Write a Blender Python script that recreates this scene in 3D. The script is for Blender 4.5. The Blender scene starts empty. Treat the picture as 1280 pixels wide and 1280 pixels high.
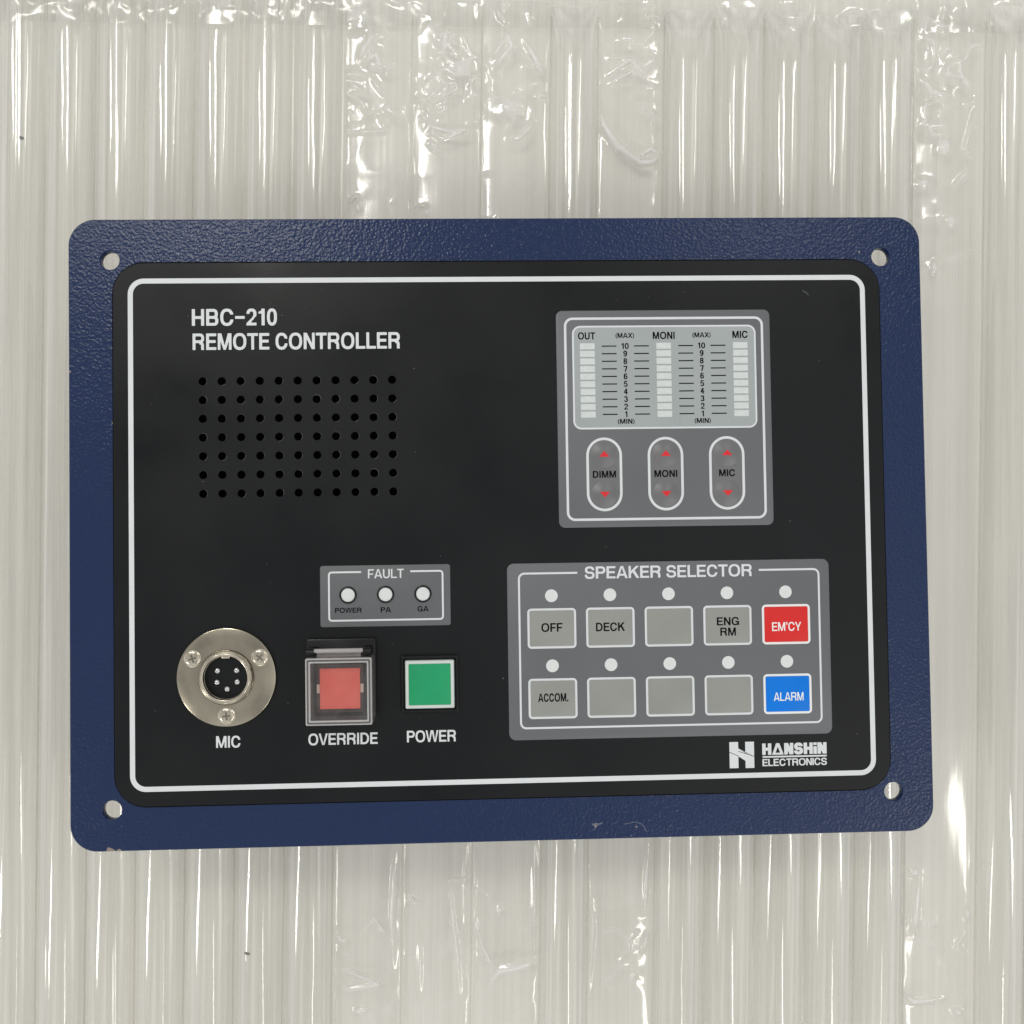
import bpy, math, random
import numpy as np
from mathutils import Matrix, Vector

sc = bpy.context.scene
C = sc.collection
PI = math.pi
random.seed(4)

# ---------------------------------------------------------------- camera
CAM_Z = 0.4120
cam_data = bpy.data.cameras.new('camera')
cam_data.sensor_width = 36.0
cam_data.lens = 36.0
cam_data.clip_start = 0.01
cam_data.clip_end = 20.0
cam = bpy.data.objects.new('camera', cam_data)
C.objects.link(cam)
cam.location = (0.0, 0.0, CAM_Z)
cam.rotation_euler = (0.0, 0.0, 0.0)          # looks straight down on the wrap
sc.camera = cam

# ---------------------------------------------------------------- world (dim room) and lamps
world = bpy.data.worlds.new('World')
sc.world = world
world.use_nodes = True
wn = world.node_tree
bg = wn.nodes['Background']
# unseen room overhead: invented noise patches of brightness, added for reflection bands
_tc = wn.nodes.new('ShaderNodeTexCoord')
_nz = wn.nodes.new('ShaderNodeTexNoise')
_nz.inputs['Scale'].default_value = 2.6
_nz.inputs['Detail'].default_value = 3
_nz.inputs['Roughness'].default_value = 0.55
_mr = wn.nodes.new('ShaderNodeMapRange')
_mr.inputs['From Min'].default_value = 0.27
_mr.inputs['From Max'].default_value = 0.64
_mr.inputs['To Min'].default_value = 0.10
_mr.inputs['To Max'].default_value = 1.62
wn.links.new(_tc.outputs['Generated'], _nz.inputs['Vector'])
wn.links.new(_nz.outputs['Fac'], _mr.inputs['Value'])
wn.links.new(_mr.outputs['Result'], bg.inputs['Strength'])
bg.inputs['Color'].default_value = (0.985, 1.0, 1.0, 1)

def lamp(name, loc, size, power, color=(1, 0.97, 0.9)):
    d = bpy.data.lights.new(name, 'AREA')
    d.shape = 'RECTANGLE'
    d.size, d.size_y = size
    d.energy = power
    d.color = color
    o = bpy.data.objects.new(name, d)
    C.objects.link(o)
    o.location = loc
    v = Vector((0, 0, 0)) - Vector(loc)
    o.rotation_euler = v.to_track_quat('-Z', 'Y').to_euler()
    return o

lamp('ceiling_lamp', (-0.42, 0.78, 1.63), (0.10, 0.30), 4.2)
lamp('ceiling_lamp', (0.66, 0.82, 1.63), (0.06, 0.25), 1.8)
lamp('ceiling_lamp', (-0.90, 0.82, 1.60), (0.06, 0.25), 2.2)
lamp('ceiling_lamp', (1.20, -0.70, 1.63), (0.08, 0.50), 2.8)
lamp('ceiling_lamp', (-1.30, -0.86, 1.60), (0.10, 0.44), 4.0)
lamp('ceiling_lamp', (0.56, -1.02, 1.60), (0.06, 0.42), 2.2)

sc.view_settings.view_transform = 'Standard'
sc.view_settings.look = 'None'
sc.view_settings.exposure = -0.16
sc.view_settings.gamma = 1.0
sc.view_settings.use_curve_mapping = False
sc.cycles.max_bounces = 12
sc.cycles.transparent_max_bounces = 24
sc.cycles.caustics_reflective = False
sc.cycles.caustics_refractive = False
sc.cycles.use_denoising = True

# ---------------------------------------------------------------- materials
def nodes(name):
    m = bpy.data.materials.new(name)
    m.use_nodes = True
    nt = m.node_tree
    return m, nt, nt.nodes['Principled BSDF']

def N(nt, kind, **kw):
    n = nt.nodes.new(kind)
    for k, v in kw.items():
        if k in n.inputs.keys():
            n.inputs[k].default_value = v
        else:
            setattr(n, k, v)
    return n

def tex_coord(nt, scale=(1, 1, 1)):
    tc = N(nt, 'ShaderNodeTexCoord')
    mp = N(nt, 'ShaderNodeMapping')
    mp.inputs['Scale'].default_value = scale
    nt.links.new(tc.outputs['Object'], mp.inputs['Vector'])
    return mp.outputs['Vector']

def bumped(nt, p, height, strength, dist):
    b = N(nt, 'ShaderNodeBump')
    b.inputs['Strength'].default_value = strength
    b.inputs['Distance'].default_value = dist
    nt.links.new(height, b.inputs['Height'])
    nt.links.new(b.outputs['Normal'], p.inputs['Normal'])

def plain(name, col, rough=0.5, metal=0.0, var=0.04, vscale=120.0, ior=1.5, spec=0.5, coat=0.0, bump=0.0, bscale=2500.0, rvar=0.12):
    """a paint / plastic / metal with slight mottling, uneven gloss and optional fine grain"""
    m, nt, p = nodes(name)
    p.inputs['Metallic'].default_value = metal
    p.inputs['IOR'].default_value = ior
    p.inputs['Specular IOR Level'].default_value = spec
    p.inputs['Coat Weight'].default_value = coat
    p.inputs['Coat Roughness'].default_value = 0.12
    vec = tex_coord(nt)
    n = N(nt, 'ShaderNodeTexNoise')
    n.inputs['Scale'].default_value = vscale
    n.inputs['Detail'].default_value = 6
    nt.links.new(vec, n.inputs['Vector'])
    r = N(nt, 'ShaderNodeMapRange')
    r.inputs['From Min'].default_value = 0.25
    r.inputs['From Max'].default_value = 0.75
    r.inputs['To Min'].default_value = 1 - var
    r.inputs['To Max'].default_value = 1 + var
    nt.links.new(n.outputs['Fac'], r.inputs['Value'])
    mx = N(nt, 'ShaderNodeVectorMath', operation='SCALE')
    mx.inputs[0].default_value = col
    nt.links.new(r.outputs['Result'], mx.inputs['Scale'])
    nt.links.new(mx.outputs['Vector'], p.inputs['Base Color'])
    r2 = N(nt, 'ShaderNodeMapRange')
    r2.inputs['From Min'].default_value = 0.3
    r2.inputs['From Max'].default_value = 0.7
    r2.inputs['To Min'].default_value = rough * (1 - rvar)
    r2.inputs['To Max'].default_value = min(1, rough * (1 + rvar))
    nt.links.new(n.outputs['Fac'], r2.inputs['Value'])
    nt.links.new(r2.outputs['Result'], p.inputs['Roughness'])
    if bump:
        n2 = N(nt, 'ShaderNodeTexNoise')
        n2.inputs['Scale'].default_value = bscale
        n2.inputs['Detail'].default_value = 3
        nt.links.new(vec, n2.inputs['Vector'])
        bumped(nt, p, n2.outputs['Fac'], 1.0, bump)
    return m

def blue_paint():
    m, nt, p = nodes('hammered blue paint')
    vec = tex_coord(nt)
    # orange-peel / hammered powder coat
    warp = N(nt, 'ShaderNodeTexNoise')
    warp.inputs['Scale'].default_value = 420
    warp.inputs['Detail'].default_value = 2
    nt.links.new(vec, warp.inputs['Vector'])
    add = N(nt, 'ShaderNodeMixRGB', blend_type='ADD')
    add.inputs['Fac'].default_value = 0.0012
    nt.links.new(vec, add.inputs[1])
    nt.links.new(warp.outputs['Color'], add.inputs[2])
    vo = N(nt, 'ShaderNodeTexVoronoi', feature='SMOOTH_F1')
    vo.inputs['Scale'].default_value = 980
    vo.inputs['Smoothness'].default_value = 0.6
    nt.links.new(add.outputs[0], vo.inputs['Vector'])
    nz = N(nt, 'ShaderNodeTexNoise')
    nz.inputs['Scale'].default_value = 1000
    nz.inputs['Detail'].default_value = 3
    nt.links.new(vec, nz.inputs['Vector'])
    s = N(nt, 'ShaderNodeMath', operation='ADD')
    nt.links.new(vo.outputs['Distance'], s.inputs[0])
    nt.links.new(nz.outputs['Fac'], s.inputs[1])
    bumped(nt, p, s.outputs[0], 1.0, 0.00009)
    # chipped spots where the bare metal shows (position on plate in metres, radius)
    chips = [(-0.1365, -0.1091, 0.0022), (-0.1335, -0.1090, 0.0013), (0.0302, -0.1045, 0.0008),
             (-0.1496, 0.0560, 0.0006), (-0.1350, 0.0380, 0.0005), (0.1280, 0.0965, 0.0005), (0.0445, -0.1050, 0.0005)]
    cn = N(nt, 'ShaderNodeTexNoise')
    cn.inputs['Scale'].default_value = 900
    cn.inputs['Detail'].default_value = 4
    nt.links.new(vec, cn.inputs['Vector'])
    total = None
    for cx, cy, cr in chips:
        d = N(nt, 'ShaderNodeVectorMath', operation='DISTANCE')
        d.inputs[1].default_value = (cx, cy, 0)
        nt.links.new(vec, d.inputs[0])
        k = N(nt, 'ShaderNodeMath', operation='DIVIDE')
        k.inputs[1].default_value = cr
        nt.links.new(d.outputs['Value'], k.inputs[0])
        a = N(nt, 'ShaderNodeMath', operation='ADD')
        nt.links.new(k.outputs[0], a.inputs[0])
        nt.links.new(cn.outputs['Fac'], a.inputs[1])
        lt = N(nt, 'ShaderNodeMath', operation='LESS_THAN')
        lt.inputs[1].default_value = 1.15
        nt.links.new(a.outputs[0], lt.inputs[0])
        if total is None:
            total = lt.outputs[0]
        else:
            mx = N(nt, 'ShaderNodeMath', operation='MAXIMUM')
            nt.links.new(total, mx.inputs[0])
            nt.links.new(lt.outputs[0], mx.inputs[1])
            total = mx.outputs[0]
    big = N(nt, 'ShaderNodeTexNoise')
    big.inputs['Scale'].default_value = 35
    big.inputs['Detail'].default_value = 5
    nt.links.new(vec, big.inputs['Vector'])
    ramp = N(nt, 'ShaderNodeMixRGB')
    ramp.inputs[1].default_value = (0.0045, 0.0150, 0.056, 1)
    ramp.inputs[2].default_value = (0.0060, 0.0175, 0.063, 1)
    nt.links.new(big.outputs['Fac'], ramp.inputs[0])
    mix = N(nt, 'ShaderNodeMixRGB')
    mix.inputs[2].default_value = (0.20, 0.17, 0.145, 1)
    nt.links.new(total, mix.inputs[0])
    nt.links.new(ramp.outputs[0], mix.inputs[1])
    nt.links.new(mix.outputs[0], p.inputs['Base Color'])
    p.inputs['Roughness'].default_value = 0.20
    p.inputs['Specular IOR Level'].default_value = 0.27
    return m

def film(name, haze, gloss=1.0, rough=0.07, streak=0.000001, band=0.65, tint=(0.985, 0.983, 0.974)):
    """clear polythene: see-through, a Fresnel gloss, a little milkiness and fine lengthwise drawing lines"""
    m = bpy.data.materials.new(name)
    m.use_nodes = True
    nt = m.node_tree
    nt.nodes.remove(nt.nodes['Principled BSDF'])
    out = nt.nodes['Material Output']
    vec = tex_coord(nt, (1500, 9, 60))
    n = N(nt, 'ShaderNodeTexNoise')
    n.inputs['Scale'].default_value = 1
    n.inputs['Detail'].default_value = 4
    n.inputs['Roughness'].default_value = 0.6
    nt.links.new(vec, n.inputs['Vector'])
    b = N(nt, 'ShaderNodeBump')
    b.inputs['Strength'].default_value = 1.0
    b.inputs['Distance'].default_value = streak
    nt.links.new(n.outputs['Fac'], b.inputs['Height'])
    tr = N(nt, 'ShaderNodeBsdfTransparent')
    tr.inputs['Color'].default_value = (*tint, 1)
    vec2 = tex_coord(nt, (330, 5, 30))
    n2 = N(nt, 'ShaderNodeTexNoise')
    n2.inputs['Scale'].default_value = 1
    n2.inputs['Detail'].default_value = 5
    n2.inputs['Roughness'].default_value = 0.7
    nt.links.new(vec2, n2.inputs['Vector'])
    if band:
        dl = N(nt, 'ShaderNodeMapRange')
        dl.inputs['From Min'].default_value = 0.35
        dl.inputs['From Max'].default_value = 0.60
        dl.inputs['To Min'].default_value = 0.915
        dl.inputs['To Max'].default_value = 1.0
        nt.links.new(n2.outputs['Fac'], dl.inputs['Value'])
        sc_ = N(nt, 'ShaderNodeVectorMath', operation='SCALE')
        sc_.inputs[0].default_value = tint
        nt.links.new(dl.outputs['Result'], sc_.inputs['Scale'])
        nt.links.new(sc_.outputs['Vector'], tr.inputs['Color'])
    gl = N(nt, 'ShaderNodeBsdfGlossy')
    gl.inputs['Color'].default_value = (1, 1, 1, 1)
    gl.inputs['Roughness'].default_value = rough
    nt.links.new(b.outputs['Normal'], gl.inputs['Normal'])
    fr = N(nt, 'ShaderNodeFresnel')
    fr.inputs['IOR'].default_value = 1.5
    nt.links.new(b.outputs['Normal'], fr.inputs['Normal'])
    mu = N(nt, 'ShaderNodeMath', operation='MULTIPLY')
    mu.inputs[1].default_value = gloss
    cap = N(nt, 'ShaderNodeMath', operation='MINIMUM')
    cap.inputs[1].default_value = 0.13
    nt.links.new(fr.outputs[0], cap.inputs[0])
    nt.links.new(cap.outputs[0], mu.inputs[0])
    df = N(nt, 'ShaderNodeBsdfDiffuse')
    df.inputs['Color'].default_value = (0.80, 0.795, 0.775, 1)
    tl = N(nt, 'ShaderNodeBsdfTranslucent')
    tl.inputs['Color'].default_value = (0.80, 0.795, 0.775, 1)
    half = N(nt, 'ShaderNodeMixShader')
    half.inputs[0].default_value = 0.5
    nt.links.new(df.outputs[0], half.inputs[1])
    nt.links.new(tl.outputs[0], half.inputs[2])
    m1 = N(nt, 'ShaderNodeMixShader')
    # milkiness varies a little in lengthwise bands
    hz = N(nt, 'ShaderNodeMapRange')
    hz.inputs['From Min'].default_value = 0.3
    hz.inputs['From Max'].default_value = 0.7
    hz.inputs['To Min'].default_value = haze * (1 - band)
    hz.inputs['To Max'].default_value = haze * (1 + band)
    nt.links.new(n.outputs['Fac'], hz.inputs['Value'])
    wt = N(nt, 'ShaderNodeAttribute', attribute_name='crease')      # milky fold whitening, painted in to imitate glints
    if rough > 0.2:                                   # loose film lies blurred on the layer below; the folds stand clear of it
        rr_ = N(nt, 'ShaderNodeMapRange')
        rr_.inputs['From Max'].default_value = 0.5
        rr_.inputs['To Min'].default_value = rough
        rr_.inputs['To Max'].default_value = 0.09
        nt.links.new(wt.outputs['Fac'], rr_.inputs['Value'])
        nt.links.new(rr_.outputs['Result'], gl.inputs['Roughness'])
    wm = N(nt, 'ShaderNodeMath', operation='MULTIPLY_ADD')
    wm.inputs[1].default_value = 0.85
    wm.use_clamp = True
    nt.links.new(wt.outputs['Fac'], wm.inputs[0])
    nt.links.new(hz.outputs['Result'], wm.inputs[2])
    nt.links.new(wm.outputs[0], m1.inputs[0])
    nt.links.new(tr.outputs[0], m1.inputs[1])
    nt.links.new(half.outputs[0], m1.inputs[2])
    m2 = N(nt, 'ShaderNodeMixShader')
    nt.links.new(mu.outputs[0], m2.inputs[0])
    nt.links.new(m1.outputs[0], m2.inputs[1])
    nt.links.new(gl.outputs[0], m2.inputs[2])
    nt.links.new(m2.outputs[0], out.inputs['Surface'])
    return m

M_blue = blue_paint()
M_black = plain('satin black overlay', (0.0020, 0.0024, 0.0032), 0.33, spec=0.22, var=0.08, rvar=0.35, vscale=22, bump=0.000012, bscale=2600)
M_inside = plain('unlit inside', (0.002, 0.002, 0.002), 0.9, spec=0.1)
M_ink = plain('light grey ink', (0.54, 0.555, 0.565), 0.5)
M_white = plain('white ink', (0.66, 0.66, 0.65), 0.45)
M_dark = plain('black ink', (0.0025, 0.0025, 0.003), 0.7, spec=0.08)
M_grey = plain('grey membrane', (0.090, 0.093, 0.101), 0.42, var=0.05, vscale=40, bump=0.000008, bscale=3000)
M_fault = plain('grey indicator label', (0.080, 0.082, 0.087), 0.45, var=0.05, vscale=40)
M_window = plain('pale meter window', (0.275, 0.298, 0.295), 0.30, var=0.04, vscale=45)
M_segment = plain('pale bar window', (0.50, 0.52, 0.51), 0.4, var=0.06, vscale=700)
M_key = plain('warm grey key film', (0.220, 0.220, 0.204), 0.40, var=0.05, vscale=70, bump=0.000008, bscale=3000)
M_red = plain('red key film', (0.54, 0.020, 0.018), 0.40, spec=0.2)
M_bluekey = plain('blue key film', (0.002, 0.150, 0.58), 0.40, spec=0.15)
M_lens = plain('white indicator window', (0.55, 0.56, 0.555), 0.45, var=0.05, vscale=900)
M_dome = plain('rocker dome', (0.100, 0.099, 0.102), 0.38, var=0.05, spec=0.7)
M_redink = plain('red ink', (0.56, 0.030, 0.035), 0.5, spec=0.1)
M_nickel = plain('nickel plate', (0.29, 0.262, 0.205), 0.20, metal=1.0, var=0.12, vscale=110, bump=0.00003, bscale=160)
M_nickel2 = plain('bright nickel', (0.44, 0.395, 0.32), 0.19, metal=1.0, var=0.05, vscale=200)
M_pin = plain('silver contact', (0.42, 0.42, 0.425), 0.25, metal=1.0)
M_insert = plain('black insert', (0.004, 0.004, 0.004), 0.5)
M_bezel = plain('black switch plastic', (0.004, 0.004, 0.0045), 0.22, var=0.1, spec=0.25)
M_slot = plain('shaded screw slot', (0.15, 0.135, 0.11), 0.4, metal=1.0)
M_green = plain('green button lens', (0.003, 0.255, 0.098), 0.35, var=0.07, vscale=160, spec=0.3, coat=0.15)
M_frame = plain('grey lens frame', (0.48, 0.51, 0.49), 0.3)
M_redlens = plain('red button lens', (0.60, 0.095, 0.068), 0.45, var=0.06, vscale=160)
M_tan = plain('smoky inner frame', (0.030, 0.022, 0.019), 0.35, spec=0.3)
M_clip = plain('pale side clip', (0.45, 0.38, 0.33), 0.4)
M_table = plain('cream table laminate', (0.675, 0.652, 0.598), 0.55, var=0.05, vscale=9)
M_speck = plain('grey grit', (0.16, 0.155, 0.15), 0.9)
M_film = film('clear tube film', 0.13, gloss=0.75, rough=0.06)
M_under = film('tube underside film', 0.06, gloss=0.35, rough=0.15)
M_slack = film('slack film', 0.05, gloss=1.1, rough=0.10, streak=0.000001)
M_clear = film('clear switch cover', 0.008, gloss=0.7, rough=0.04, streak=0.0, band=0.0, tint=(0.96, 0.93, 0.92))
M_rim = film('clear cover rim', 0.10, gloss=1.4, rough=0.10, streak=0.0, band=0.0, tint=(0.93, 0.88, 0.88))
M_hinge = film('clear hinge knuckle', 0.42, gloss=2.0, rough=0.15, streak=0.0, band=0.0, tint=(0.95, 0.90, 0.90))
M_edge = film('polished cover edge', 0.66, gloss=2.0, rough=0.12, streak=0.0, band=0.0, tint=(0.95, 0.92, 0.92))

# ---------------------------------------------------------------- object helpers (shapes in millimetres)
def mesh_obj(name, verts, faces, mat, parent=None, smooth=None):
    me = bpy.data.meshes.new(name)
    v = np.asarray(verts, dtype=float) * 0.001
    me.from_pydata(v.tolist(), [], faces)
    me.materials.append(mat)
    me.validate()
    me.update()
    o = bpy.data.objects.new(name, me)
    C.objects.link(o)
    if parent is not None:
        o.parent = parent
    if smooth is not None:
        me.shade_smooth()
        me.set_sharp_from_angle(angle=math.radians(smooth))
    return o

class MB:
    def __init__(self):
        self.v, self.f = [], []
    def add(self, verts, faces):
        k = len(self.v)
        self.v += [tuple(p) for p in verts]
        self.f += [tuple(i + k for i in f) for f in faces]
    def loops(self, rings, cap_top=True, cap_bottom=False):
        """skin successive closed rings of equal length"""
        n = len(rings[0])
        vs, fs = [], []
        for r in rings:
            vs += r
        for k in range(len(rings) - 1):
            for i in range(n):
                j = (i + 1) % n
                fs.append((k * n + i, k * n + j, (k + 1) * n + j, (k + 1) * n + i))
        if cap_top:
            fs.append(tuple(range((len(rings) - 1) * n, len(rings) * n)))
        if cap_bottom:
            fs.append(tuple(reversed(range(n))))
        self.add(vs, fs)
    def slab(self, x0, y0, x1, y1, r, z0, z1, bev=0.0, bottom=False):
        rings = [rrect(x0, y0, x1, y1, r, z0)]
        if bev > 0:
            rings.append(rrect(x0, y0, x1, y1, r, z1 - bev))
            rings.append(rrect(x0 + bev * .3, y0 + bev * .3, x1 - bev * .3, y1 - bev * .3, max(r - bev * .3, .02), z1 - bev * .3))
            rings.append(rrect(x0 + bev, y0 + bev, x1 - bev, y1 - bev, max(r - bev, .02), z1))
        else:
            rings.append(rrect(x0, y0, x1, y1, r, z1))
        self.loops(rings, True, bottom)
    def outline(self, x0, y0, x1, y1, r, w, z):
        h = w / 2
        a = rrect(x0 - h, y0 - h, x1 + h, y1 + h, r + h, z)
        b = rrect(x0 + h, y0 + h, x1 - h, y1 - h, max(r - h, .02), z)
        self.loops([a, b], False)
    def stroke(self, pts, w, z):
        n = len(pts)
        L, R_ = [], []
        for i in range(n):
            a = Vector(pts[max(i - 1, 0)]); b = Vector(pts[min(i + 1, n - 1)])
            d = (b - a).normalized()
            nx, ny = -d.y, d.x
            L.append((pts[i][0] + nx * w / 2, pts[i][1] + ny * w / 2, z))
            R_.append((pts[i][0] - nx * w / 2, pts[i][1] - ny * w / 2, z))
        self.add(R_ + L, [(i, i + 1, n + i + 1, n + i) for i in range(n - 1)])
    def disc(self, x, y, r, z, n=32):
        self.add([(x + r * math.cos(2 * PI * i / n), y + r * math.sin(2 * PI * i / n), z) for i in range(n)], [tuple(range(n))])
    def lathe(self, x, y, prof, n=64, cap=True):
        rings = [[(x + r * math.cos(2 * PI * i / n), y + r * math.sin(2 * PI * i / n), z) for i in range(n)] for r, z in prof]
        self.loops(rings, cap)
    def build(self, name, mat, parent=None, smooth=None):
        return mesh_obj(name, self.v, self.f, mat, parent, smooth)

def rrect(x0, y0, x1, y1, r, z, n=10):
    r = min(r, (x1 - x0) / 2 - 1e-4, (y1 - y0) / 2 - 1e-4)
    pts = []
    for cx, cy, a0 in ((x1 - r, y1 - r, 0), (x0 + r, y1 - r, 90), (x0 + r, y0 + r, 180), (x1 - r, y0 + r, 270)):
        for k in range(n + 1):
            a = math.radians(a0 + 90 * k / n)
            pts.append((cx + r * math.cos(a), cy + r * math.sin(a), z))
    return pts

def circle(x, y, r, n=40):
    return [(x + r * math.cos(2 * PI * i / n), y + r * math.sin(2 * PI * i / n), 0) for i in range(n)]

def punched(name, outer, holes, z0, z1, bev, mat, parent):
    """a sheet with real through holes and slightly rounded edges, from a filled 2D curve"""
    cu = bpy.data.curves.new(name, 'CURVE')
    cu.dimensions = '2D'
    cu.fill_mode = 'BOTH'
    for loop in [outer] + holes:
        s = cu.splines.new('POLY')
        s.points.add(len(loop) - 1)
        for p, q in zip(s.points, loop):
            p.co = (q[0] * .001, q[1] * .001, 0, 1)
        s.use_cyclic_u = True
    cu.extrude = ((z1 - z0) / 2 - bev) * .001
    cu.bevel_depth = bev * .001
    cu.bevel_resolution = 1
    cu.offset = -bev * .001
    tmp = bpy.data.objects.new('tmp', cu)
    C.objects.link(tmp)
    dg = bpy.context.evaluated_depsgraph_get()
    me = bpy.data.meshes.new_from_object(tmp.evaluated_get(dg))
    bpy.data.objects.remove(tmp)
    me.name = name
    me.transform(Matrix.Translation((0, 0, (z0 + z1) / 2 * .001)))
    me.materials.clear()
    me.materials.append(mat)
    o = bpy.data.objects.new(name, me)
    C.objects.link(o)
    o.parent = parent
    me.shade_smooth()
    me.set_sharp_from_angle(angle=math.radians(50))
    return o

# ---------------------------------------------------------------- lettering: a grotesque capital alphabet drawn here
def _rect(X, Y, x0, y0, x1, y1):
    return (X >= x0) & (X <= x1) & (Y >= y0) & (Y <= y1)

def _ell(X, Y, x0, y0, x1, y1, n=2.35):
    cx, cy, rx, ry = (x0 + x1) / 2, (y0 + y1) / 2, (x1 - x0) / 2, (y1 - y0) / 2
    return (np.abs((X - cx) / rx) ** n + np.abs((Y - cy) / ry) ** n) <= 1

def _ring(X, Y, x0, y0, x1, y1, t, th):
    return _ell(X, Y, x0, y0, x1, y1) & ~_ell(X, Y, x0 + t, y0 + th, x1 - t, y1 - th)

def _poly(X, Y, pts):
    ins = np.zeros(X.shape, bool)
    n = len(pts)
    for i in range(n):
        x0, y0 = pts[i]
        x1, y1 = pts[(i + 1) % n]
        if y0 == y1:
            continue
        cond = ((y0 > Y) != (y1 > Y)) & (X < (x1 - x0) * (Y - y0) / (y1 - y0) + x0)
        ins ^= cond
    return ins

def _bowl(X, Y, x1, y0, y1, t, th):
    r = (y1 - y0) * .5
    o = _rect(X, Y, 0, y0, x1 - r, y1) | (_ell(X, Y, x1 - 2 * r, y0, x1, y1, 2.2) & (X >= x1 - r))
    ri = max(r - t, .02)
    i = _rect(X, Y, t, y0 + th, x1 - r, y1 - th) | (_ell(X, Y, x1 - r - ri, y0 + th, x1 - t, y1 - th, 2.2) & (X >= x1 - r))
    return o & ~i

WID = dict(A=.95, B=.80, C=.88, D=.84, E=.73, F=.69, G=.90, H=.80, I=None, K=.88, L=.68, M=.98, N=.80, O=.96, P=.78, R=.84, S=.80,
           T=.78, U=.80, V=.90, W=1.28, X=.90, Y=.88)
SIDE = dict(A=(.01, .01), C=(.05, .04), D=(.07, .05), G=(.05, .07), K=(.07, .0), L=(.07, .02), O=(.05, .05), P=(.07, .03), S=(.04, .04),
            T=(.02, .02), V=(.0, .0), W=(.0, .0), X=(.0, .0), Y=(.0, .0), F=(.07, .02), E=(.07, .04))

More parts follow.
